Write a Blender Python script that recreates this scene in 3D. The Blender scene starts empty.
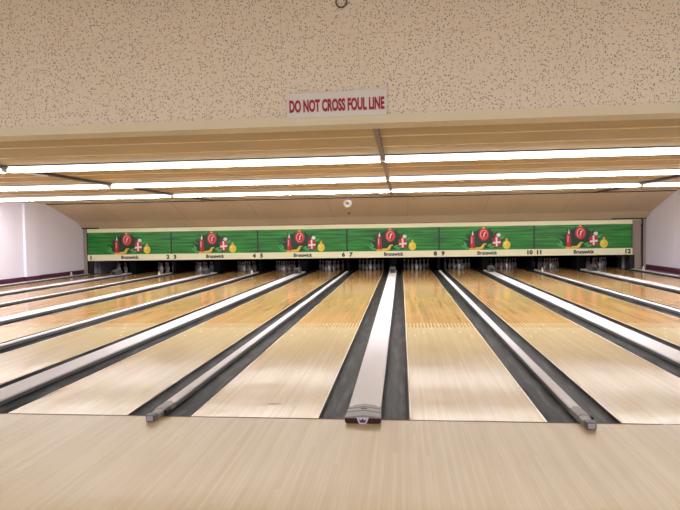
import bpy, bmesh, math, random
from mathutils import Vector, Matrix
random.seed(5)
S = bpy.context.scene
C = S.collection
# ------------------------------------------------------------------ camera (fitted to the lane lines)
F_PX = 592.53; YAW = 0.1033; PITCH = -0.038; ROLL = -0.0161
CAM = Vector((0.3138, -4.6521, 1.4857))
fw = Vector((-math.sin(YAW)*math.cos(PITCH), math.cos(YAW)*math.cos(PITCH), math.sin(PITCH)))
r0 = Vector((math.cos(YAW), math.sin(YAW), 0)); u0 = r0.cross(fw)
rt = math.cos(ROLL)*r0 + math.sin(ROLL)*u0; up = -math.sin(ROLL)*r0 + math.cos(ROLL)*u0
cd = bpy.data.cameras.new('camera'); cam = bpy.data.objects.new('camera', cd); C.objects.link(cam)
cd.sensor_width = 36.0; cd.lens = F_PX/680*36.0; cd.clip_end = 200
cam.matrix_world = Matrix(((rt.x, up.x, -fw.x, CAM.x), (rt.y, up.y, -fw.y, CAM.y), (rt.z, up.z, -fw.z, CAM.z), (0, 0, 0, 1)))
S.camera = cam
# ------------------------------------------------------------------ light and exposure
LAMP_F, LAMP_B = 2.0, 98.0   # luminance of the strip lights: face towards the players dimmed to keep light off the ceiling, open face down and towards the pins
w = bpy.data.worlds.new('world'); S.world = w; w.use_nodes = True
bgn = w.node_tree.nodes['Background']; bgn.inputs[0].default_value = (.93, .95, 1.0, 1); bgn.inputs[1].default_value = .62
S.view_settings.view_transform = 'Standard'; S.view_settings.look = 'None'
S.view_settings.exposure = 0.0; S.view_settings.gamma = 1.0; S.view_settings.use_curve_mapping = False
def ceiling_lamp(x, y, e, sx=3.3, sy=.5):
    l = bpy.data.lights.new('approach_lamp', 'AREA'); l.shape = 'RECTANGLE'; l.size = sx; l.size_y = sy; l.energy = e; l.color = (1, .99, .98)
    o = bpy.data.objects.new('approach_lamp', l); C.objects.link(o); o.location = (x, y, 3.52)
for lx in (-9, -5.5, -2, 1.5, 5, 8): ceiling_lamp(lx, -5.2, 74)
# ------------------------------------------------------------------ dimensions
LW, G, W, N = 1.054, .2313, .2661, .0883
P = 2*LW + 4*G + W + N
WL, WR = -12.05, 8.95
SUB = -.10
H = 2.65; CEND = 15.0; MY = 17.35
ZB, ZGB, ZGT, ZT = .532, .772, 1.628, 1.773
CAPZ = .0495

# ------------------------------------------------------------------ materials
def mat(name, col, rough=.5, metal=0, spec=.5, emit=None, estr=0, coat=0):
    m = bpy.data.materials.new(name); m.use_nodes = True
    b = m.node_tree.nodes['Principled BSDF']
    b.inputs['Base Color'].default_value = (*col, 1); b.inputs['Roughness'].default_value = rough
    b.inputs['Metallic'].default_value = metal; b.inputs['Specular IOR Level'].default_value = spec
    b.inputs['Coat Weight'].default_value = coat
    if emit: b.inputs['Emission Color'].default_value = (*emit, 1); b.inputs['Emission Strength'].default_value = estr
    return m
class NB:
    def __init__(s, m): s.t = m.node_tree; s.b = s.t.nodes['Principled BSDF']
    def n(s, t, **k):
        o = s.t.nodes.new(t)
        for a, v in k.items(): setattr(o, a, v)
        return o
    def l(s, a, b): s.t.links.new(a, b)
    def math(s, op, a, b=None, c=None):
        o = s.n('ShaderNodeMath', operation=op)
        for i, v in enumerate((a, b, c)):
            if v is None: continue
            if isinstance(v, (int, float)): o.inputs[i].default_value = v
            else: s.l(v, o.inputs[i])
        return o.outputs[0]
    def comb(s, x, y, z=0):
        o = s.n('ShaderNodeCombineXYZ')
        for i, v in enumerate((x, y, z)):
            if isinstance(v, (int, float)): o.inputs[i].default_value = v
            else: s.l(v, o.inputs[i])
        return o.outputs[0]
    def pos(s):
        g = s.n('ShaderNodeNewGeometry'); x = s.n('ShaderNodeSeparateXYZ'); s.l(g.outputs['Position'], x.inputs[0]); return x.outputs
    def mix(s, f, a, b, bt='MIX'):
        o = s.n('ShaderNodeMix', data_type='RGBA', blend_type=bt)
        if isinstance(f, (int, float)): o.inputs[0].default_value = f
        else: s.l(f, o.inputs[0])
        for i, v in ((6, a), (7, b)):
            if isinstance(v, tuple): o.inputs[i].default_value = (*v, 1)
            else: s.l(v, o.inputs[i])
        return o.outputs[2]
    def noise(s, v, sc, det=2):
        o = s.n('ShaderNodeTexNoise'); o.inputs['Scale'].default_value = sc; o.inputs['Detail'].default_value = det; s.l(v, o.inputs['Vector']); return o.outputs['Fac']
    def white(s, v):
        o = s.n('ShaderNodeTexWhiteNoise', noise_dimensions='3D'); s.l(v, o.inputs['Vector']); return o.outputs['Value']
    def rng(s, v, a, b, c, d):
        o = s.n('ShaderNodeMapRange'); s.l(v, o.inputs[0])
        for i, q in enumerate((a, b, c, d)): o.inputs[i+1].default_value = q
        return o.outputs[0]

def wood(name, light, dark, pine_l=None, pine_d=None, rough=.2):
    m = mat(name, light, rough); k = NB(m); x, y, z = k.pos()
    bi = k.math('FLOOR', k.math('MULTIPLY', x, 1/.027))
    off = k.white(k.comb(bi, 3.3))
    bj = k.math('FLOOR', k.math('ADD', k.math('MULTIPLY', y, .55), k.math('MULTIPLY', off, 7)))
    r = k.white(k.comb(bi, bj, 1.7))
    grain = k.noise(k.comb(k.math('MULTIPLY', x, 60), k.math('MULTIPLY', y, 1.6)), 1.0, 3)
    blot = k.noise(k.comb(k.math('MULTIPLY', x, 1.6), k.math('MULTIPLY', y, .7), 4), 1.0, 2)
    f = k.math('ADD', k.math('MULTIPLY', r, .45), k.math('MULTIPLY', k.rng(grain, .3, .7, 0, 1), .35))
    f = k.math('ADD', f, k.math('MULTIPLY', k.rng(blot, .35, .65, 0, 1), .3))
    c = k.mix(f, light, dark)
    if pine_l:
        # heads are maple up to a dovetailed splice, pine runs beyond, maple pin deck at the end
        zig = k.math('MULTIPLY', k.math('MODULO', k.math('ABSOLUTE', bi), 2), .45)
        yy = k.math('ADD', y, zig)
        s = k.rng(yy, 4.98, 5.0, 0, 1)
        fp = k.math('ADD', k.math('MULTIPLY', f, .8), k.math('MULTIPLY', k.rng(k.noise(k.comb(k.math('MULTIPLY', x, 9), k.math('MULTIPLY', y, .25), 9), 1.0), .4, .7, 0, 1), .35))
        c = k.mix(s, c, k.mix(fp, pine_l, pine_d))
        # dark filled ends of the dovetails
        e = k.math('LESS_THAN', k.math('ABSOLUTE', k.math('SUBTRACT', yy, 4.985)), .045)
        e = k.math('MULTIPLY', e, k.math('GREATER_THAN', off, .45))
        c = k.mix(k.math('MULTIPLY', e, .3), c, (.22, .12, .07))
    seam = k.math('LESS_THAN', k.math('FRACT', k.math('MULTIPLY', x, 1/.027)), .06)
    c = k.mix(k.math('MULTIPLY', seam, .22), c, (.3, .18, .08))
    k.l(c, k.b.inputs['Base Color'])
    k.l(k.math('ADD', rough-.04, k.math('MULTIPLY', grain, .08)), k.b.inputs['Roughness'])
    return m
M = {}
M['approach'] = wood('approach_maple', (.60, .485, .275), (.52, .40, .205), rough=.25)
M['lane'] = wood('lane_boards', (.72, .60, .355), (.61, .475, .25), (.64, .42, .17), (.44, .22, .065), rough=.145)
M['gutter'] = mat('gutter_grey', (.045, .047, .05), .42, spec=.12)
k = NB(M['gutter']); x, y, z = k.pos()
g_ = k.noise(k.comb(k.math('MULTIPLY', x, 14), k.math('MULTIPLY', y, 1.5)), 1.0, 4)
k.l(k.mix(k.rng(g_, .46, .72, 0, 1), (.010, .012, .015), (.075, .08, .085)), k.b.inputs['Base Color'])
M['capwhite'] = mat('cap_white', (.80, .78, .82), .5, spec=.2)
M['capside'] = mat('cap_side', (.16, .155, .15), .5)
M['greyplastic'] = mat('grey_plastic', (.30, .30, .31), .4)
M['darkgrey'] = mat('dark_grey_plastic', (.12, .125, .13), .45)
M['lilacgrey'] = mat('lilac_plastic', (.45, .42, .53), .35)
M['maroon'] = mat('maroon_plastic', (.045, .008, .015), .35)
M['purple'] = mat('purple_print', (.10, .03, .22), .4)
M['emblem'] = mat('emblem_lilac', (.80, .72, .86), .4)
M['black'] = mat('black_paint', (.008, .008, .009), .6)
M['pitblack'] = mat('pit_black', (.004, .004, .005), .9, spec=.1)
M['brown'] = mat('foul_line_brown', (.13, .065, .035), .8, spec=.1)
M['wall'] = mat('lilac_wall', (.74, .70, .78), .6)
k = NB(M['wall']); g = k.n('ShaderNodeNewGeometry')
n_ = k.noise(g.outputs['Position'], .8, 3)
k.l(k.mix(n_, (.80, .775, .90), (.86, .835, .95)), k.b.inputs['Base Color'])
M['baseboard'] = mat('maroon_baseboard', (.10, .02, .045), .4)
M['ceil'] = mat('tan_ceiling_panel', (.56, .44, .28), .55)
k = NB(M['ceil']); x, y, z = k.pos()
n_ = k.noise(k.comb(k.math('MULTIPLY', x, .25), k.math('MULTIPLY', y, 2.2)), 1.0, 3)
k.l(k.mix(k.rng(n_, .3, .7, 0, 1), (.46, .335, .155), (.41, .295, .13)), k.b.inputs['Base Color'])
M['lip'] = mat('lit_panel_edge', (.86, .74, .50), .5)
M['cove'] = mat('cove_beige', (.60, .47, .32), .6)
k = NB(M['cove']); x, y, z = k.pos()
n_ = k.noise(k.comb(k.math('MULTIPLY', x, .8), k.math('MULTIPLY', z, .5)), 1.0, 2)
k.l(k.mix(k.rng(n_, .3, .7, 0, 1), (.64, .51, .35), (.57, .45, .30)), k.b.inputs['Base Color'])
M['trim'] = mat('beige_trim', (.86, .76, .60), .5)
M['cream'] = mat('cream_trim', (.93, .91, .62), .4)
M['tube'] = mat('lit_front_face', (.9, .9, .9), .4, emit=(1.0, .99, .95), estr=LAMP_F)
M['tube2'] = mat('lit_diffuser', (.9, .9, .9), .4, emit=(.97, .97, 1.0), estr=LAMP_B)
M['housing'] = mat('fixture_housing', (.10, .08, .06), .6, spec=.2)
M['rail'] = mat('rail_dark', (.03, .02, .018), .4)
M['railmauve'] = mat('rail_mauve', (.20, .13, .12), .5)
M['whitepaint'] = mat('white_paint', (.85, .82, .78), .4)
M['post'] = mat('grey_post', (.42, .40, .41), .5)
M['taupe'] = mat('taupe_panel', (.36, .29, .24), .6)
M['pin'] = mat('pin_dimmed_white', (.50, .49, .54), .3)  # white pins greyed in colour to carry the shade of the pit
M['pinred'] = mat('pin_stripe', (.5, .02, .02), .3)
M['sign'] = mat('sign_white', (.82, .79, .80), .4)
M['signred'] = mat('sign_red', (.40, .012, .055), .5)
M['ink'] = mat('black_ink', (.012, .012, .012), .6)
M['red'] = mat('print_red', (.62, .02, .03), .45)
M['dred'] = mat('print_dark_red', (.30, .01, .02), .45)
M['pink'] = mat('print_pink', (.85, .45, .42), .45)
M['yellow'] = mat('print_yellow', (.85, .70, .04), .45)
M['gold'] = mat('print_gold', (.80, .50, .05), .45)
M['lgreen'] = mat('print_light_green', (.06, .42, .09), .45)
M['fir'] = mat('print_fir_green', (.004, .045, .018), .5)
M['pwhite'] = mat('print_white', (.85, .82, .78), .45)
# perforated acoustic tile: irregular pin holes over an off-white face
M['acoustic'] = mat('acoustic_tile', (.6, .5, .4), .8); k = NB(M['acoustic']); x, y, z = k.pos()
v = k.n('ShaderNodeTexVoronoi', feature='F1'); v.inputs['Scale'].default_value = 1.0; v.inputs['Randomness'].default_value = .8
k.l(k.comb(k.math('MULTIPLY', x, 60), k.math('MULTIPLY', z, 60), k.math('MULTIPLY', y, 60)), v.inputs['Vector'])
sz = k.white(k.comb(k.math('FLOOR', k.math('MULTIPLY', x, 40)), k.math('FLOOR', k.math('MULTIPLY', z, 40))))
hole = k.rng(k.math('SUBTRACT', v.outputs['Distance'], k.math('MULTIPLY', sz, .05)), .21, .36, 1, 0)
tile = k.mix(k.noise(k.comb(x, z), 2.0), (.90, .79, .70), (.94, .84, .76))
sx_ = k.math('LESS_THAN', k.math('FRACT', k.math('MULTIPLY', x, 1/.61)), .006)
sz_ = k.math('LESS_THAN', k.math('FRACT', k.math('MULTIPLY', k.math('SUBTRACT', z, 2.41), 1/.61)), .006)
tile = k.mix(k.math('MULTIPLY', k.math('MAXIMUM', sx_, sz_), .25), tile, (.3, .22, .17))
k.l(k.mix(k.math('MULTIPLY', hole, .85), tile, (.20, .115, .085)), k.b.inputs['Base Color'])
# the mask's printed backdrop: horizontal brushed stripes of green
M['maskgreen'] = mat('mask_green', (.02, .25, .03), .35); k = NB(M['maskgreen']); x, y, z = k.pos()
s1 = k.noise(k.comb(k.math('MULTIPLY', x, .9), k.math('MULTIPLY', z, 13)), 1.0, 4)
lin = k.math('LESS_THAN', k.math('FRACT', k.math('MULTIPLY', z, 8.5)), .22)
gc = k.mix(k.rng(s1, .35, .65, 0, 1), (.006, .12, .014), (.025, .36, .03))
k.l(k.mix(k.math('MULTIPLY', lin, .45), gc, (.004, .06, .02)), k.b.inputs['Base Color'])

# ------------------------------------------------------------------ mesh helpers
def box(bm, x0, x1, y0, y1, z0, z1, mi=0, bevel=0):
    vs = [bm.verts.new(c) for c in ((x0,y0,z0),(x1,y0,z0),(x1,y1,z0),(x0,y1,z0),(x0,y0,z1),(x1,y0,z1),(x1,y1,z1),(x0,y1,z1))]
    fs = [bm.faces.new([vs[i] for i in f]) for f in ((3,2,1,0),(4,5,6,7),(0,1,5,4),(1,2,6,5),(2,3,7,6),(3,0,4,7))]
    for f in fs: f.material_index = mi
    if bevel:
        es = list({e for f in fs for e in f.edges})
        r = bmesh.ops.bevel(bm, geom=es, offset=bevel, segments=2, affect='EDGES', profile=.5)
        for f in r['faces']: f.material_index = mi
    return fs
def prism(bm, pts, axis, a, b, mi=0):
    """closed 2D outline extruded along an axis; pts are the two other coordinates in xyz order"""
    def co(p, t):
        q = list(p); q.insert(axis, t); return q
    A = [bm.verts.new(co(p, a)) for p in pts]; B = [bm.verts.new(co(p, b)) for p in pts]
    n = len(pts)
    fs = [bm.faces.new([A[i], A[(i+1) % n], B[(i+1) % n], B[i]]) for i in range(n)]
    fs += [bm.faces.new(A[::-1]), bm.faces.new(B)]
    for f in fs: f.material_index = mi
def lathe(bm, prof, cx=0, cy=0, n=16, axis=2, base=0, mi=0, mat_fn=None):
    rings = []
    for r, h in prof:
        ring = []
        for i in range(n):
            a = 2*math.pi*i/n
            p = (cx+r*math.cos(a), cy+r*math.sin(a), base+h) if axis == 2 else (cx+r*math.cos(a), base+h, cy+r*math.sin(a))
            ring.append(bm.verts.new(p))
        rings.append(ring)
    for j in range(len(rings)-1):
        for i in range(n):
            f = bm.faces.new([rings[j][i], rings[j][(i+1) % n], rings[j+1][(i+1) % n], rings[j+1][i]])
            f.material_index = mat_fn(j) if mat_fn else mi; f.smooth = True
    f = bm.faces.new(rings[0][::-1]); f.material_index = mi
    f = bm.faces.new(rings[-1]); f.material_index = mi
def obj(name, bm, mats, parent=None, loc=None):
    bmesh.ops.recalc_face_normals(bm, faces=bm.faces)
    me = bpy.data.meshes.new(name); bm.to_mesh(me); bm.free()
    for m in (mats if isinstance(mats, (list, tuple)) else [mats]): me.materials.append(m)
    o = bpy.data.objects.new(name, me); C.objects.link(o)
    if loc: o.location = loc
    if parent: o.parent = parent
    return o
def one(name, mats, parent, *boxes, bevel=0, loc=None):
    bm = bmesh.new()
    for b in boxes: box(bm, *b, bevel=bevel)
    return obj(name, bm, mats, parent, loc)
def thing(name, label, cat, loc=(0,0,0), group=None):
    o = bpy.data.objects.new(name, None); C.objects.link(o); o.location = loc; o.empty_display_size = .1
    return tag(o, label, cat, group)
def tag(o, label, cat, group=None):
    o['label'] = label; o['category'] = cat
    if group: o['group'] = group
    return o
def struct(name, mats, *boxes, bevel=0):
    o = one(name, mats, None, *boxes, bevel=bevel); o['kind'] = 'structure'; return o
def sobj(name, bm, mats):
    o = obj(name, bm, mats); o['kind'] = 'structure'; return o
def dup(root, loc, label):
    r = root.copy(); C.objects.link(r); r.location = loc; r['label'] = label
    for ch in list(root.children):
        c = ch.copy(); C.objects.link(c); c.parent = r
        for gch in ch.children:
            d = gch.copy(); C.objects.link(d); d.parent = c
    return r
def text_mesh(name, body, size, mats, parent, loc, sx=1.0, bold=0.0, align='CENTER', extrude=.002):
    cu = bpy.data.curves.new(name, 'FONT'); cu.body = body; cu.size = size; cu.align_x = align; cu.align_y = 'CENTER'
    cu.extrude = extrude; cu.offset = bold; cu.resolution_u = 3
    t = bpy.data.objects.new('tmp', cu); C.objects.link(t)
    bpy.context.view_layer.update()
    me = bpy.data.meshes.new_from_object(t.evaluated_get(bpy.context.evaluated_depsgraph_get()))
    bpy.data.objects.remove(t)
    me.name = name; me.transform(Matrix.Diagonal((sx, 1, 1, 1))); me.transform(Matrix.Rotation(math.pi/2, 4, 'X'))
    me.materials.clear(); me.materials.append(mats)
    for p in me.polygons: p.material_index = 0
    o = bpy.data.objects.new(name, me); C.objects.link(o); o.location = loc; o.parent = parent
    return o

# ------------------------------------------------------------------ room shell
struct('floor', M['approach'], (WL, WR, -8.0, -.022, SUB, 0))
struct('subfloor', M['pitblack'], (WL, WR, -.022, 20.4, -.16, SUB))
struct('trim_1', M['brown'], (WL, WR, -.021, 0, SUB+.001, .0005))            # foul line inlay
struct('wall_left', M['wall'], (WL-.15, WL, -8.0, 20.4, -.16, 3.7))
struct('wall_right', M['wall'], (WR, WR+.15, -8.0, 20.4, -.16, 3.7))
struct('trim_2', M['wall'], (WL, WL+.09, 13.65, 14.40, .05, 2.63), bevel=.02)   # shallow pilaster on the left wall
struct('wall_back', M['pitblack'], (WL, WR, 20.25, 20.4, SUB, 3.7))
struct('baseboard_left', M['baseboard'], (WL+.0, WL+.035, 0, 13.628, .05, .19), (WL, WL+.125, 13.63, 14.42, .05, .19), (WL, WL+.035, 14.422, 17.3, .05, .19))
struct('baseboard_right', M['baseboard'], (WR-.035, WR, 0, 17.3, .05, .19))
# soffit of acoustic tile over the foul line, its trim, and the approach ceiling above
struct('wall_soffit', M['acoustic'], (WL, WR, 0, .25, 2.40, 3.58))
bm = bmesh.new()
box(bm, WL, WR, -.012, .27, 2.335, 2.398); box(bm, WL, WR, -.03, .0, 2.325, 2.337)
sobj('trim_3', bm, M['trim'])
struct('ceiling_approach', mat('approach_ceiling', (.75, .68, .58), .8), (WL, WR, -8.0, .25, 3.58, 3.7))
# lane ceiling of overlapping transverse panels, each with a pale strip painted as its lit lip
bm = bmesh.new(); n = 17; PY = .875; y0 = .27
while y0 < CEND-.01:
    y1 = min(y0 + (PY if y0 > .3 else 4.37-4*PY-.27), CEND)
    prism(bm, [(y0+.0, H), (y1, H+.002), (y1, H+.12), (y0, H+.12)], 0, WL, WR, 0)
    if y1 < CEND-.01 and min(abs(y1-q) for q in (4.4, 7.9, 11.4)) > .1: box(bm, WL, WR, y1-.035, y1+.035, H-.005, H+.03, 1)
    y0 = y1
sobj('ceiling', bm, [M['ceil'], M['lip']])
# dark shadow gap then the cove sloping down to the mask
struct('trim_4', M['rail'], (WL, WR, CEND+.002, CEND+.05, H-.035, H+.10))
bm = bmesh.new()
prism(bm, [(CEND+.052, H-.015), (16.9, 2.05), (MY-.02, 1.80), (MY+.1, 1.80), (MY+.1, 2.05), (CEND+.1, H+.1), (CEND+.052, H+.1)], 0, WL, WR, 0)
sobj('wall_cove', bm, M['cove'])
bm = bmesh.new()                                                     # fine seams on the cove
for sx in (-10.2, -7.6, -4.9, -2.15, .55, 3.2, 5.9):
    prism(bm, [(CEND+.06, H-.019), (16.9, 2.046), (16.9, 2.056), (CEND+.06, H-.01)], 0, sx, sx+.012, 0)
sobj('trim_5', bm, M['taupe'])
struct('trim_6', M['black'], (7.75, WR-.01, MY-.075, MY-.05, 1.80, 1.84), (WL+.01, -11.35, MY-.075, MY-.05, 1.775, 1.82))
# filler panels closing the mask off at the walls
struct('trim_7', M['taupe'], (WL+.001, -3.5*P-.03, MY+.02, MY+.06, .02, 1.80))
struct('trim_8', M['black'], (-3.5*P-.028, -3.5*P-.004, MY-.02, MY+.08, .02, 1.79), (-3.5*P+.0, -3.5*P+.16, MY+.02, MY+.12, .02, ZB-.004))
struct('trim_9', M['taupe'], (8.48, 8.80, MY+.065, MY+.10, .02, 1.87), (8.835, WR-.001, MY+.0, MY+.04, .02, 1.87))
struct('trim_10', M['black'], (8.802, 8.832, MY-.03, MY+.04, .02, 1.87), (8.40, 8.575, MY+.05, MY+.12, .02, ZB-.004))

# ------------------------------------------------------------------ lanes, gutters
def lane_x(kk):
    c = ((kk-7)//2)*P
    return (c-W/2-G-LW) if kk % 2 else (c+W/2+G)
LEND = 19.2
NW = ['zero', 'one', 'two', 'three', 'four', 'five', 'six', 'seven', 'eight', 'nine', 'ten', 'eleven', 'twelve']
def lane_bm():
    bm = bmesh.new(); box(bm, 0, LW, .001, LEND, SUB, 0); return bm
def arrow(bm, cx, cy, s=.5):
    prism(bm, [(cx-.022*s*2, cy), (cx, cy+.15), (cx+.022*s*2, cy), (cx, cy+.04)], 2, 0, .0008)
base_lane = None; gut = None
def gutter_bm():
    bm = bmesh.new(); n = 40; top = -.004; dep = .060; t = .006; wd = G-.006
    inner = []; outer = []
    for i in range(n+1):
        a = math.pi*i/n
        inner.append((wd/2 - math.cos(a)*(wd/2-.006), top - math.sin(a)*dep))
    pts = [(0, top)] + inner + [(wd, top), (wd, SUB+.001), (0, SUB+.001)]
    # profile strip with the inner trough and a solid underside
    for y0, y1 in ((.004, LEND),):
        A = [bm.verts.new((p[0]+.003, y0, p[1])) for p in pts]; B = [bm.verts.new((p[0]+.003, y1, p[1])) for p in pts]
        m_ = len(pts)
        for i in range(m_):
            f = bm.faces.new([A[i], A[(i+1) % m_], B[(i+1) % m_], B[i]]); f.smooth = False
    # end faces built as quads between the trough and the base so they stay valid
        for V, rev in ((A, False), (B, True)):
            lo = V[-1]; ro = V[-2]
            f = bm.faces.new(V if not rev else V[::-1])
    bmesh.ops.triangulate(bm, faces=[f for f in bm.faces if len(f.verts) > 4])
    return bm

for kk in range(1, 13):
    lx = lane_x(kk)
    t = thing('bowling_lane', f'long glossy maple and pine lane ending under the number {NW[kk]} on the mask', 'bowling lane', (lx, 0, 0), 'bowling lanes')
    if base_lane is None:
        a = obj('lane_surface', lane_bm(), M['lane'], t)
        base_lane = [a]; inlay = mat('inlay_brown', (.45, .30, .16), .3); inlay2 = mat('inlay_dark', (.22, .12, .05), .3)
        for i in range(-3, 4):                                       # seven inlaid aiming arrows, then the downlane guide marks
            bm = bmesh.new(); ax = LW/2+i*.132; ay = 3.75+(3-abs(i))*.33
            prism(bm, [(ax-.013, ay), (ax, ay+.12), (ax+.013, ay)], 2, 0, .0006); base_lane.append(obj('aiming_arrow', bm, inlay, t))
        for i in (-1, 1): base_lane.append(one('guide_mark', inlay2, t, (LW/2+i*.38-.014, LW/2+i*.38+.014, 10.7, 11.2, 0, .0006)))
        edge = mat('lit_edge_pale', (.80, .70, .52), .3)  # pale line painted as light catching the lane edges
        for ex in (0, LW-.012): base_lane.append(one('lit_edge_line', edge, t, (ex, ex+.012, .003, 16.9, 0, .0006)))
    else:
        for s in base_lane:
            c = s.copy(); C.objects.link(c); c.parent = t
    for side, gx in (('left', lx-G), ('right', lx+LW)):
        if gut is None: gut = obj('gutter', gutter_bm(), M['gutter']); o = gut
        else: o = gut.copy(); C.objects.link(o)
        o.location = (gx, 0, 0)
        tag(o, f'dark grey recessed gutter along the {side} side of lane number {NW[kk]}', 'gutter', 'lane gutters')
# a knot in lane 7's boards
o = obj('floor_scuff', (lambda b: (prism(b, [(-.87, .37), (-.81, .35), (-.74, .375), (-.75, .40), (-.83, .405)], 2, .0003, .0009), b)[1])(bmesh.new()), mat('scuff', (.36, .25, .13), .8, spec=.1))
tag(o, 'small brown scuff mark near the start of lane number seven', 'scuff mark')

# ------------------------------------------------------------------ wide ball-return capping
ECAP = -.10
def wide_cap(t):
    bm = bmesh.new(); w2 = W/2
    prism(bm, [(-w2, .028), (-w2, .044), (-w2+.02, CAPZ), (w2-.02, CAPZ), (w2, .044), (w2, .028)], 1, .16, 17.2)
    obj('top_panel', bm, M['capwhite'], t)
    bm = bmesh.new(); box(bm, -w2+.012, w2-.012, .01, 17.2, SUB, .0275); obj('core', bm, M['capside'], t)
    # grey plastic end piece, faintly roofed, with stepped ridges
    bm = bmesh.new()
    def sec(y, h, ww): return [(-ww, y, .028), (-ww, y, h-.010), (-ww*.45, y, h), (0, y, h+.008), (ww*.45, y, h), (ww, y, h-.010), (ww, y, .028)]
    secs = [sec(.215, CAPZ+.004, w2), sec(.12, CAPZ+.010, w2+.001), sec(.115, CAPZ+.005, w2+.002), (sec(.03, CAPZ+.008, w2+.004)), sec(.025, CAPZ+.003, w2+.004), sec(ECAP+.01, CAPZ+.004, w2+.008), sec(ECAP, CAPZ-.004, w2+.008)]
    R = [[bm.verts.new(p) for p in s] for s in secs]
    for i in range(len(R)-1):
        for j in range(6): bm.faces.new([R[i][j], R[i][j+1], R[i+1][j+1], R[i+1][j]])
        bm.faces.new([R[i][6], R[i][0], R[i+1][0], R[i+1][6]])
    bm.faces.new(R[0]); bm.faces.new(R[-1][::-1])
    e = obj('end_cap', bm, M['greyplastic'], t)
    bm = bmesh.new()                                                 # small embossed oval badge on the grey piece
    lathe(bm, [(.026, 0), (.026, .003), (.022, .004)], 0, .075, 16, 2, CAPZ+.0125); lathe(bm, [(.010, 0), (.010, .0055)], 0, .075, 12, 2, CAPZ+.0125)
    for v in bm.verts: v.co.y = .075 + (v.co.y-.075)*.8
    obj('badge', bm, M['darkgrey'], e)
    # maroon front block below with rounded bottom corners
    bm = bmesh.new(); ww = w2+.006
    prism(bm, [(-ww, .042), (-ww, .014), (-ww+.012, .002), (ww-.012, .002), (ww, .014), (ww, .042)], 1, ECAP-.018, ECAP+.07)
    fp = obj('front_plate', bm, M['maroon'], t)
    bm = bmesh.new()
    prism(bm, [(-.048, .050), (-.030, .006), (-.018, .001), (.018, .001), (.030, .006), (.048, .050)], 1, ECAP-.024, ECAP-.0185)
    sh = obj('shield_emblem', bm, M['emblem'], fp)
    bm = bmesh.new()
    prism(bm, [(-.020, .012), (-.029, .042), (-.013, .028), (0, .046), (.013, .028), (.029, .042), (.020, .012)], 1, ECAP-.028, ECAP-.0245)
    obj('crown_emblem', bm, M['purple'], fp)
def narrow_cap(t, front=True):
    bm = bmesh.new(); w2 = N/2
    prism(bm, [(-w2, .030), (-w2, .043), (-w2+.012, CAPZ), (w2-.012, CAPZ), (w2, .043), (w2, .030)], 1, .22 if front else .02, 17.2)
    obj('top_strip', bm, M['capwhite'], t)
    bm = bmesh.new(); box(bm, -w2+.008, w2-.008, .01, 17.2, SUB, .0295); obj('core', bm, M['capside'], t)
    if not front: return
    bm = bmesh.new()                                                 # tapered grey nose with a raised ridge
    def sec(y, h, ww): return [(-ww, y, .005), (-ww, y, h-.012), (-ww*.4, y, h), (ww*.4, y, h), (ww, y, h-.012), (ww, y, .005)]
    secs = [sec(.26, CAPZ+.001, w2), sec(.24, CAPZ+.005, w2+.002), sec(.14, CAPZ+.006, w2+.002), sec(.13, CAPZ+.010, w2+.002), sec(.02, CAPZ+.010, w2-.002), sec(.01, CAPZ+.004, w2-.004), sec(-.10, CAPZ+.002, w2-.008)]
    R = [[bm.verts.new(p) for p in s] for s in secs]
    for i in range(len(R)-1):
        for j in range(5): bm.faces.new([R[i][j], R[i][j+1], R[i+1][j+1], R[i+1][j]])
        bm.faces.new([R[i][5], R[i][0], R[i+1][0], R[i+1][5]])
    bm.faces.new(R[0]); bm.faces.new(R[-1][::-1])
    obj('nose_cover', bm, M['greyplastic'], t)
    bm = bmesh.new(); box(bm, -.036, .036, -.17, -.09, .001, .056, bevel=.008); tip = obj('tip_block', bm, M['darkgrey'], t)
    bm = bmesh.new(); box(bm, -.026, .026, -.1755, -.1705, .010, .048, bevel=.002); obj('tip_lens', bm, M['lilacgrey'], tip)
    bm = bmesh.new(); box(bm, .046, .070, -.0, .10, .002, .045, bevel=.006); obj('side_clip', bm, M['black'], t)
t0 = None
for i, c in enumerate(range(-3, 3)):
    a, b = 2*i+1, 2*i+2
    lab = f'wide white ball-return capping between lanes {NW[a]} and {NW[b]}' if c else 'wide white ball-return capping with crown badge between lanes seven and eight'
    if t0 is None: t0 = thing('ball_return_capping', lab, 'lane divider', (c*P, 0, 0), 'wide lane dividers'); wide_cap(t0)
    else: dup(t0, (c*P, 0, 0), lab)
t1 = None
for i in range(5):
    lab = f'narrow white divider strip with grey nose between lanes {NW[2*i+2]} and {NW[2*i+3]}'
    xx = (i-2.5)*P
    if t1 is None: t1 = thing('divider_strip', lab, 'lane divider', (xx, 0, 0), 'narrow lane dividers'); narrow_cap(t1)
    else: dup(t1, (xx, 0, 0), lab)
for xx, lab in ((-3.5*P+.01, 'narrow white edge strip between the left wall and lane one'), (2.5*P-.0, 'narrow white edge strip between the right wall and lane twelve')):
    t = thing('edge_divider', lab, 'lane divider', (xx, 0, 0), 'outer edge dividers'); narrow_cap(t, False)
struct('trim_11', M['baseboard'], (WL, -3.5*P-N/2-.0, 0.003, 17.3, SUB, .045))
struct('trim_12', M['baseboard'], (2.5*P+N/2+.01, WR, 0.003, 17.3, SUB, .045))

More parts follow.
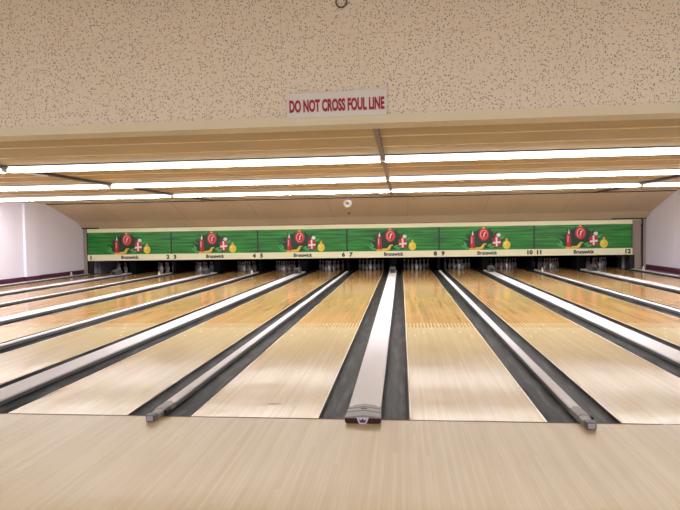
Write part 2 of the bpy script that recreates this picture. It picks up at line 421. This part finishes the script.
# ------------------------------------------------------------------ grey hoods at the far end of the wide cappings
def hood_parts(t):
    bm = bmesh.new()
    prof = [(0, .002), (.20, .002), (.20, .05), (.10, .16), (.0, .19), (-.16, .19), (-.18, .0)]
    pts = [(16.0-16.0-.16, .001), (.34, .001), (.34, .15), (.26, .20), (.04, .20), (-.10, .13), (-.16, .05)]
    prism(bm, pts, 0, -.105, .105)
    bmesh.ops.bevel(bm, geom=list(bm.edges), offset=.015, segments=2, affect='EDGES')
    h = obj('hood_shell', bm, M['darkgrey'], t)
    bm = bmesh.new(); prism(bm, [(-.172, .03), (-.168, .055), (-.105, .135), (-.098, .12), (-.150, .03)], 0, -.07, .07)
    obj('hood_window', bm, M['black'], t)
th = None
for i, c in enumerate(range(-3, 3)):
    lab = f'small grey plastic hood on the capping between lanes {NW[2*i+1]} and {NW[2*i+2]}, close to the pins'
    if th is None: th = thing('ball_return_hood', lab, 'ball return hood', (c*P, 16.15, CAPZ), 'ball return hoods'); hood_parts(th)
    else: dup(th, (c*P, 16.15, CAPZ), lab)
ts = None
for xx, yy, lab in ((-3.5*P+.01, 16.1, 'tiny white sensor post on the strip by the left wall'), (-2.5*P, 16.1, 'tiny white sensor post on the strip between lanes two and three'),
        (-1.5*P, 16.35, 'tiny white sensor post on the strip between lanes four and five'), (1.5*P, 16.1, 'tiny white sensor post on the strip between lanes ten and eleven'),
        (2.5*P, 16.35, 'tiny white sensor post on the strip by the right wall')):
    if ts is None:
        ts = thing('ball_sensor', lab, 'sensor', (xx, yy, CAPZ), 'ball sensors')
        bm = bmesh.new(); prism(bm, [(-.032, .001), (.032, .001), (.026, .05), (.010, .13), (-.010, .13), (-.026, .05)], 1, -.03, .03); obj('sensor_body', bm, M['whitepaint'], ts)
        bm = bmesh.new(); lathe(bm, [(.009, 0), (.009, .004)], 0, .06, 10, 1, -.0345); obj('sensor_lens', bm, M['black'], ts)
    else: dup(ts, (xx, yy, CAPZ), lab)

# ------------------------------------------------------------------ pit: partitions and pins
for i in range(11):
    c = (i-5)/2*P
    hw = (W if i % 2 == 0 else N)/2-.006
    c = -3*P + i*P/2
    o = one('kickback_partition', M['pitblack'], None, (-hw, hw, 17.56, 20.2, SUB+.001, 1.5), bevel=.004, loc=(c, 0, 0))
    tag(o, f'black partition board between the pins of lanes {NW[i+1]} and {NW[i+2]}', 'partition', 'pit partitions')
for xx, lab in ((-11.93, 'pale grey post in the pit opening beside the left wall'), (8.52, 'pale grey post in the pit opening beside the right wall')):
    o = one('pit_post', M['post'], None, (-.04, .04, 18.3, 18.4, SUB+.001, 1.4), bevel=.006, loc=(xx, 0, 0)); tag(o, lab, 'post', 'pit posts')
struct('trim_13', M['cove'], (WL+.002, WR-.002, MY+.062, MY+.082, ZT-.03, 1.795))
struct('ceiling_pit', M['pitblack'], (WL, WR, MY+.13, 20.25, 1.52, 1.6))
bm = bmesh.new()
prof = [(.028, 0), (.0286, .006), (.036, .03), (.0455, .057), (.056, .086), (.0602, .114), (.0585, .145), (.0495, .184), (.036, .22), (.0262, .248), (.0240, .262), (.0243, .276), (.0262, .292), (.0305, .320), (.0323, .343), (.0300, .362), (.0215, .376), (.009, .381)]
lathe(bm, prof, n=14, mat_fn=lambda j: 1 if j in (9, 11) else 0)
pin = obj('bowling_pin', bm, [M['pin'], M['pinred']]); first = True
ROWN = ['front', 'second-row', 'third-row', 'back-row']
for kk in range(1, 13):
    cx = lane_x(kk)+LW/2
    for rr in range(4):
        for j in range(rr+1):
            o = pin if first else pin.copy()
            if not first: C.objects.link(o)
            first = False
            o.location = (cx+(j-rr/2)*.3048, 18.29+rr*.264, .0005)
            ps = {0: 'head', 1: ('left', 'right'), 2: ('left', 'middle', 'right'), 3: ('far left', 'inner left', 'inner right', 'far right')}[rr]
            lab = f'white pin at the very front of the rack under number {NW[kk]}' if rr == 0 else f'white {ROWN[rr]} {ps[j]} pin of the rack under number {NW[kk]}'
            tag(o, lab, 'bowling pin', 'bowling pins racked at the lane ends')

# ------------------------------------------------------------------ the mask: six units
def ell(bm, cx, cz, rx, rz, y, mi, n=16, th=.003):
    prism(bm, [(cx+rx*math.cos(2*math.pi*i/n), cz+rz*math.sin(2*math.pi*i/n)) for i in range(n)], 1, y-th, y, mi)
def poly(bm, pts, y, mi, th=.003): prism(bm, pts, 1, y-th, y, mi)
ART = [M['fir'], M['red'], M['dred'], M['pink'], M['yellow'], M['gold'], M['lgreen'], M['pwhite'], M['ink']]
def artwork(parent):
    # local x from the unit's centre, z above the bottom of the green (height .856)
    bm = bmesh.new(); r = random.Random(3)
    def sh(n0, d):
        for v in list(bm.verts)[n0:]: v.co.x += d
    for i in range(26):                                              # dark fir sprigs fanning behind everything
        a = math.pi*(i+.5)/26; L = r.uniform(.50, .78); ln = Vector((math.cos(a)*L*1.25, math.sin(a)*L*1.05))
        nrm = Vector((-ln.y, ln.x)).normalized()*.045; b = Vector((-.12, .10))
        tip = b+ln; tip.y = min(tip.y, .83)
        poly(bm, [tuple(b-nrm*.4), tuple(b+ln*.6-nrm*1.3), tuple(tip), tuple(b+ln*.6+nrm*1.3), tuple(b+nrm*.4)], -.001-.00003*i, 0, .0008)
    y = -.003
    ell(bm, -.10, .40, .46, .36, y, 0, 20, .0008); y = -.0045
    for sx, sz, an in ((-.78, .12, 2.5), (-.68, .07, 2.9), (-.74, .2, 2.1), (.1, .16, .5), (.18, .1, .1), (.55, .42, .6)):    # bright leaves
        d = Vector((math.cos(an), math.sin(an)))*.16; nn = Vector((-d.y, d.x))*.32; q = Vector((sx, sz))
        poly(bm, [tuple(q-d*.5), tuple(q+nn), tuple(q+d), tuple(q-nn)], y, 6)
    n0 = len(bm.verts)
    # candle on a curled gold holder
    y = -.009
    poly(bm, [(-.37, .04), (-.37, .50), (-.34, .54), (-.25, .53), (-.23, .48), (-.22, .04)], y, 1)
    poly(bm, [(-.265, .06), (-.265, .5), (-.24, .48), (-.235, .06)], y-.004, 2)
    poly(bm, [(-.345, .22), (-.34, .48), (-.31, .46), (-.315, .25)], y-.004, 3)
    poly(bm, [(-.33, .54), (-.30, .70), (-.26, .58), (-.28, .53)], y-.002, 7)
    poly(bm, [(-.43, .0), (-.40, .07), (-.2, .06), (.02, .09), (.10, .17), (.14, .15), (.06, .03), (-.1, .0)], y-.006, 5)
    poly(bm, [(-.20, .04), (0, .06), (.12, .19), (.20, .19), (.19, .23), (.09, .23), (-.02, .10), (-.2, .09)], y-.009, 4)
    sh(n0, -.19); n0 = len(bm.verts)
    # large red bauble with swirl
    ell(bm, .03, .56, .185, .225, y, 1, 24); ell(bm, .03, .56, .135, .17, y-.004, 3, 20); ell(bm, .04, .55, .115, .15, y-.008, 1, 20)
    poly(bm, [(.0, .46), (.03, .62), (.10, .66), (.08, .60), (.05, .56), (.04, .47)], y-.012, 7)
    poly(bm, [(-.03, .775), (-.02, .83), (.06, .83), (.07, .775)], y-.003, 5)
    sh(n0, -.115); n0 = len(bm.verts)
    # small red parcel with white ribbon
    poly(bm, [(.33, .13), (.31, .40), (.42, .46), (.58, .44), (.60, .16), (.50, .11)], y, 1)
    poly(bm, [(.33, .22), (.325, .28), (.60, .31), (.60, .24)], y-.004, 7)
    poly(bm, [(.43, .12), (.42, .46), (.48, .46), (.49, .12)], y-.005, 7)
    ell(bm, .40, .51, .055, .045, y-.004, 2, 10); ell(bm, .53, .53, .075, .065, y-.004, 7, 12)
    sh(n0, -.09); n0 = len(bm.verts)
    # yellow bauble
    ell(bm, .80, .17, .135, .155, y, 4, 20); poly(bm, [(.76, .31), (.775, .41), (.83, .41), (.84, .31)], y-.003, 5)
    poly(bm, [(.85, .08), (.90, .15), (.88, .26), (.86, .2)], y-.004, 5); ell(bm, .75, .22, .03, .04, y-.004, 7, 8)
    sh(n0, -.08)
    return obj('festive_artwork', bm, ART, parent, (0, -.03, ZGB))
unit = None
for i in range(6):
    c = (i-3)*P; x0, x1 = -P/2, P/2
    lab = f'green festive mask panel with candle and baubles above lanes {NW[2*i+1]} and {NW[2*i+2]}'
    root = thing('masking_unit', lab, 'mask panel', (c, MY, 0), 'mask panels above the pins')
    if unit is None:
        unit = root
        one('panel', M['maskgreen'], root, (x0+.012, x1-.012, -.03, .04, ZGB, ZGT))
        artwork(root)
        one('top_rail', M['cream'], root, (x0+.001, x1-.001, -.045, .06, ZGT, ZT), bevel=.008)
        one('bottom_rail', M['cream'], root, (x0+.001, x1-.001, -.05, .06, ZB, ZGB), bevel=.008)
        for jx in (x0, x1-.03): one('joint_strip', M['fir'], root, (jx, jx+.03, -.036, .0, ZGB+.001, ZGT-.001))
        text_mesh('maker_name', 'Brunswick', .175, M['ink'], root, (.02, -.052, (ZB+ZGB)/2), .95, .007)
    else:
        for s in list(unit.children):
            if s.name.startswith('lane_number'): continue
            q = s.copy(); C.objects.link(q); q.parent = root
    zc = (ZB+ZGB)/2
    text_mesh('lane_number', str(2*i+1), .20, M['ink'], root, (x0+(.14 if i < 5 else .17), -.052, zc), 1.1, .011)
    text_mesh('lane_number', str(2*i+2), .20, M['ink'], root, (x1-(.14 if i < 4 else .17), -.052, zc), 1.1, .011)

# ------------------------------------------------------------------ tube rows, rails, detector, sign, hook
RX = [WL+.03, -6.05, .05, 6.5, WR-.03]
NAMES = ['beside the left wall', 'left of the centre rail', 'right of the centre rail', 'beside the right wall']
for ri, (ry, rn) in enumerate(((4.40, 'nearest'), (7.86, 'middle'), (11.44, 'farthest'))):
    for si in range(4):
        xa, xb = RX[si]+.032, RX[si+1]-.032; cx = (xa+xb)/2; hl = (xb-xa)/2
        t = thing('strip_light', f'{rn} glowing strip light of the ceiling rows, {NAMES[si]}', 'ceiling light', (cx, ry, H-.005), 'ceiling strip lights')
        bm = bmesh.new(); prism(bm, [(-.034, -.012), (-.034, -.088), (-.027, -.095), (.027, -.095), (.034, -.088), (.034, -.012)], 0, -hl+.01, hl-.01)
        bmesh.ops.recalc_face_normals(bm, faces=bm.faces)
        for f in bm.faces: f.material_index = 1 if (f.normal.z < -.9 or (f.normal.y > .5 and f.normal.z > -.9)) else 0
        obj('diffuser', bm, [M['tube'], M['tube2']], t)
        bm = bmesh.new(); prism(bm, [(-.045, -.0115), (-.045, 0), (.077, 0), (.077, -.104 if ri < 2 else -.062), (.072, -.104 if ri < 2 else -.062), (.072, -.0115)], 0, -hl, hl)
        obj('housing', bm, M['housing'], t)
        for ex in (-hl+.005, hl-.005): one('end_plate', M['whitepaint'], t, (ex-.0045, ex+.0045, -.040, .055, -.097, -.012))
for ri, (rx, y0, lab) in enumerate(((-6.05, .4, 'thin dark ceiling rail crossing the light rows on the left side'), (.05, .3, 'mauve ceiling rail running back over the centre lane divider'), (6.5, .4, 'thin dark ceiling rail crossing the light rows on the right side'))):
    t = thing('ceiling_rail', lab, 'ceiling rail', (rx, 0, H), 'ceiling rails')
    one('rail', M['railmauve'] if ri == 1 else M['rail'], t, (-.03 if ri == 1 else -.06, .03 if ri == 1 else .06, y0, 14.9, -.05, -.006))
    for ry in (4.40, 7.86, 11.44):  # white pieces painted as the lamps' glare on the rail underside
        one('painted_glare', M['whitepaint'], t, (-.035 if ri == 1 else -.07, .035 if ri == 1 else .07, ry+.17, ry+(.35 if ri == 1 else 1.05), -.066, -.051), bevel=.004)
# smoke detector on the cove with a dark peg under it
t = thing('ceiling_sensor', 'round white sensor with a dark centre hanging before the beige cove', 'sensor', (-1.46, 15.20, 2.455))
bm = bmesh.new(); lathe(bm, [(.135, .05), (.14, .03), (.14, .0), (.125, -.02), (.085, -.028), (.08, -.022), (.05, -.02)], 0, 0, 24, 1, 0)
obj('body', bm, M['whitepaint'], t)
bm = bmesh.new(); lathe(bm, [(.045, -.021), (.045, -.036), (.03, -.042)], .0, .0, 14, 1, 0); obj('lens', bm, M['darkgrey'], t)
one('bracket', M['greyplastic'], t, (-.03, .03, .051, .075, -.02, .14))
bm = bmesh.new(); lathe(bm, [(.035, 0), (.035, .03), (.02, .04)], 0, 0, 12, 1, -.04)
tag(obj('ceiling_peg', bm, M['black'], None, (-1.53, 16.5, 2.172)), 'small black peg on the cove under the round detector', 'peg')
# sign
bm = bmesh.new()
prism(bm, [(-.392, -.096), (-.392, .094), (.392, .104), (.392, -.092)], 1, -.008, 0)
sg = thing('foul_line_sign', 'white sign with dark red capitals on the tiled soffit', 'sign', (-.176, -.0125, 2.485))
obj('board', bm, M['sign'], sg)
tx = text_mesh('lettering', 'DO NOT CROSS FOUL LINE', .125, M['signred'], sg, (0, -.009, -.010), .485, .0055)
bpy.context.view_layer.update()
wid = tx.dimensions.x
tx.scale.x = .745/wid
tx.rotation_euler = (0, math.radians(-.35), 0)
# ring hook at the top
hk = thing('ring_hook', 'small black ring hook high on the tiled soffit', 'hook', (-.125, -.002, 3.27))
bm = bmesh.new()
n, m_ = 24, 6
R = [[bm.verts.new(((.042+.005*math.cos(2*math.pi*j/m_))*math.cos(2*math.pi*i/n), -.012+.005*math.sin(2*math.pi*j/m_), (.042+.005*math.cos(2*math.pi*j/m_))*math.sin(2*math.pi*i/n))) for j in range(m_)] for i in range(n)]
for i in range(n):
    for j in range(m_): bm.faces.new([R[i][j], R[(i+1) % n][j], R[(i+1) % n][(j+1) % m_], R[i][(j+1) % m_]])
obj('ring', bm, M['black'], hk)
bm = bmesh.new(); lathe(bm, [(.006, -.02), (.006, 0)], 0, .045, 8, 1, 0); lathe(bm, [(.014, -.006), (.014, 0)], 0, .045, 12, 1, 0); obj('screw', bm, M['darkgrey'], hk)
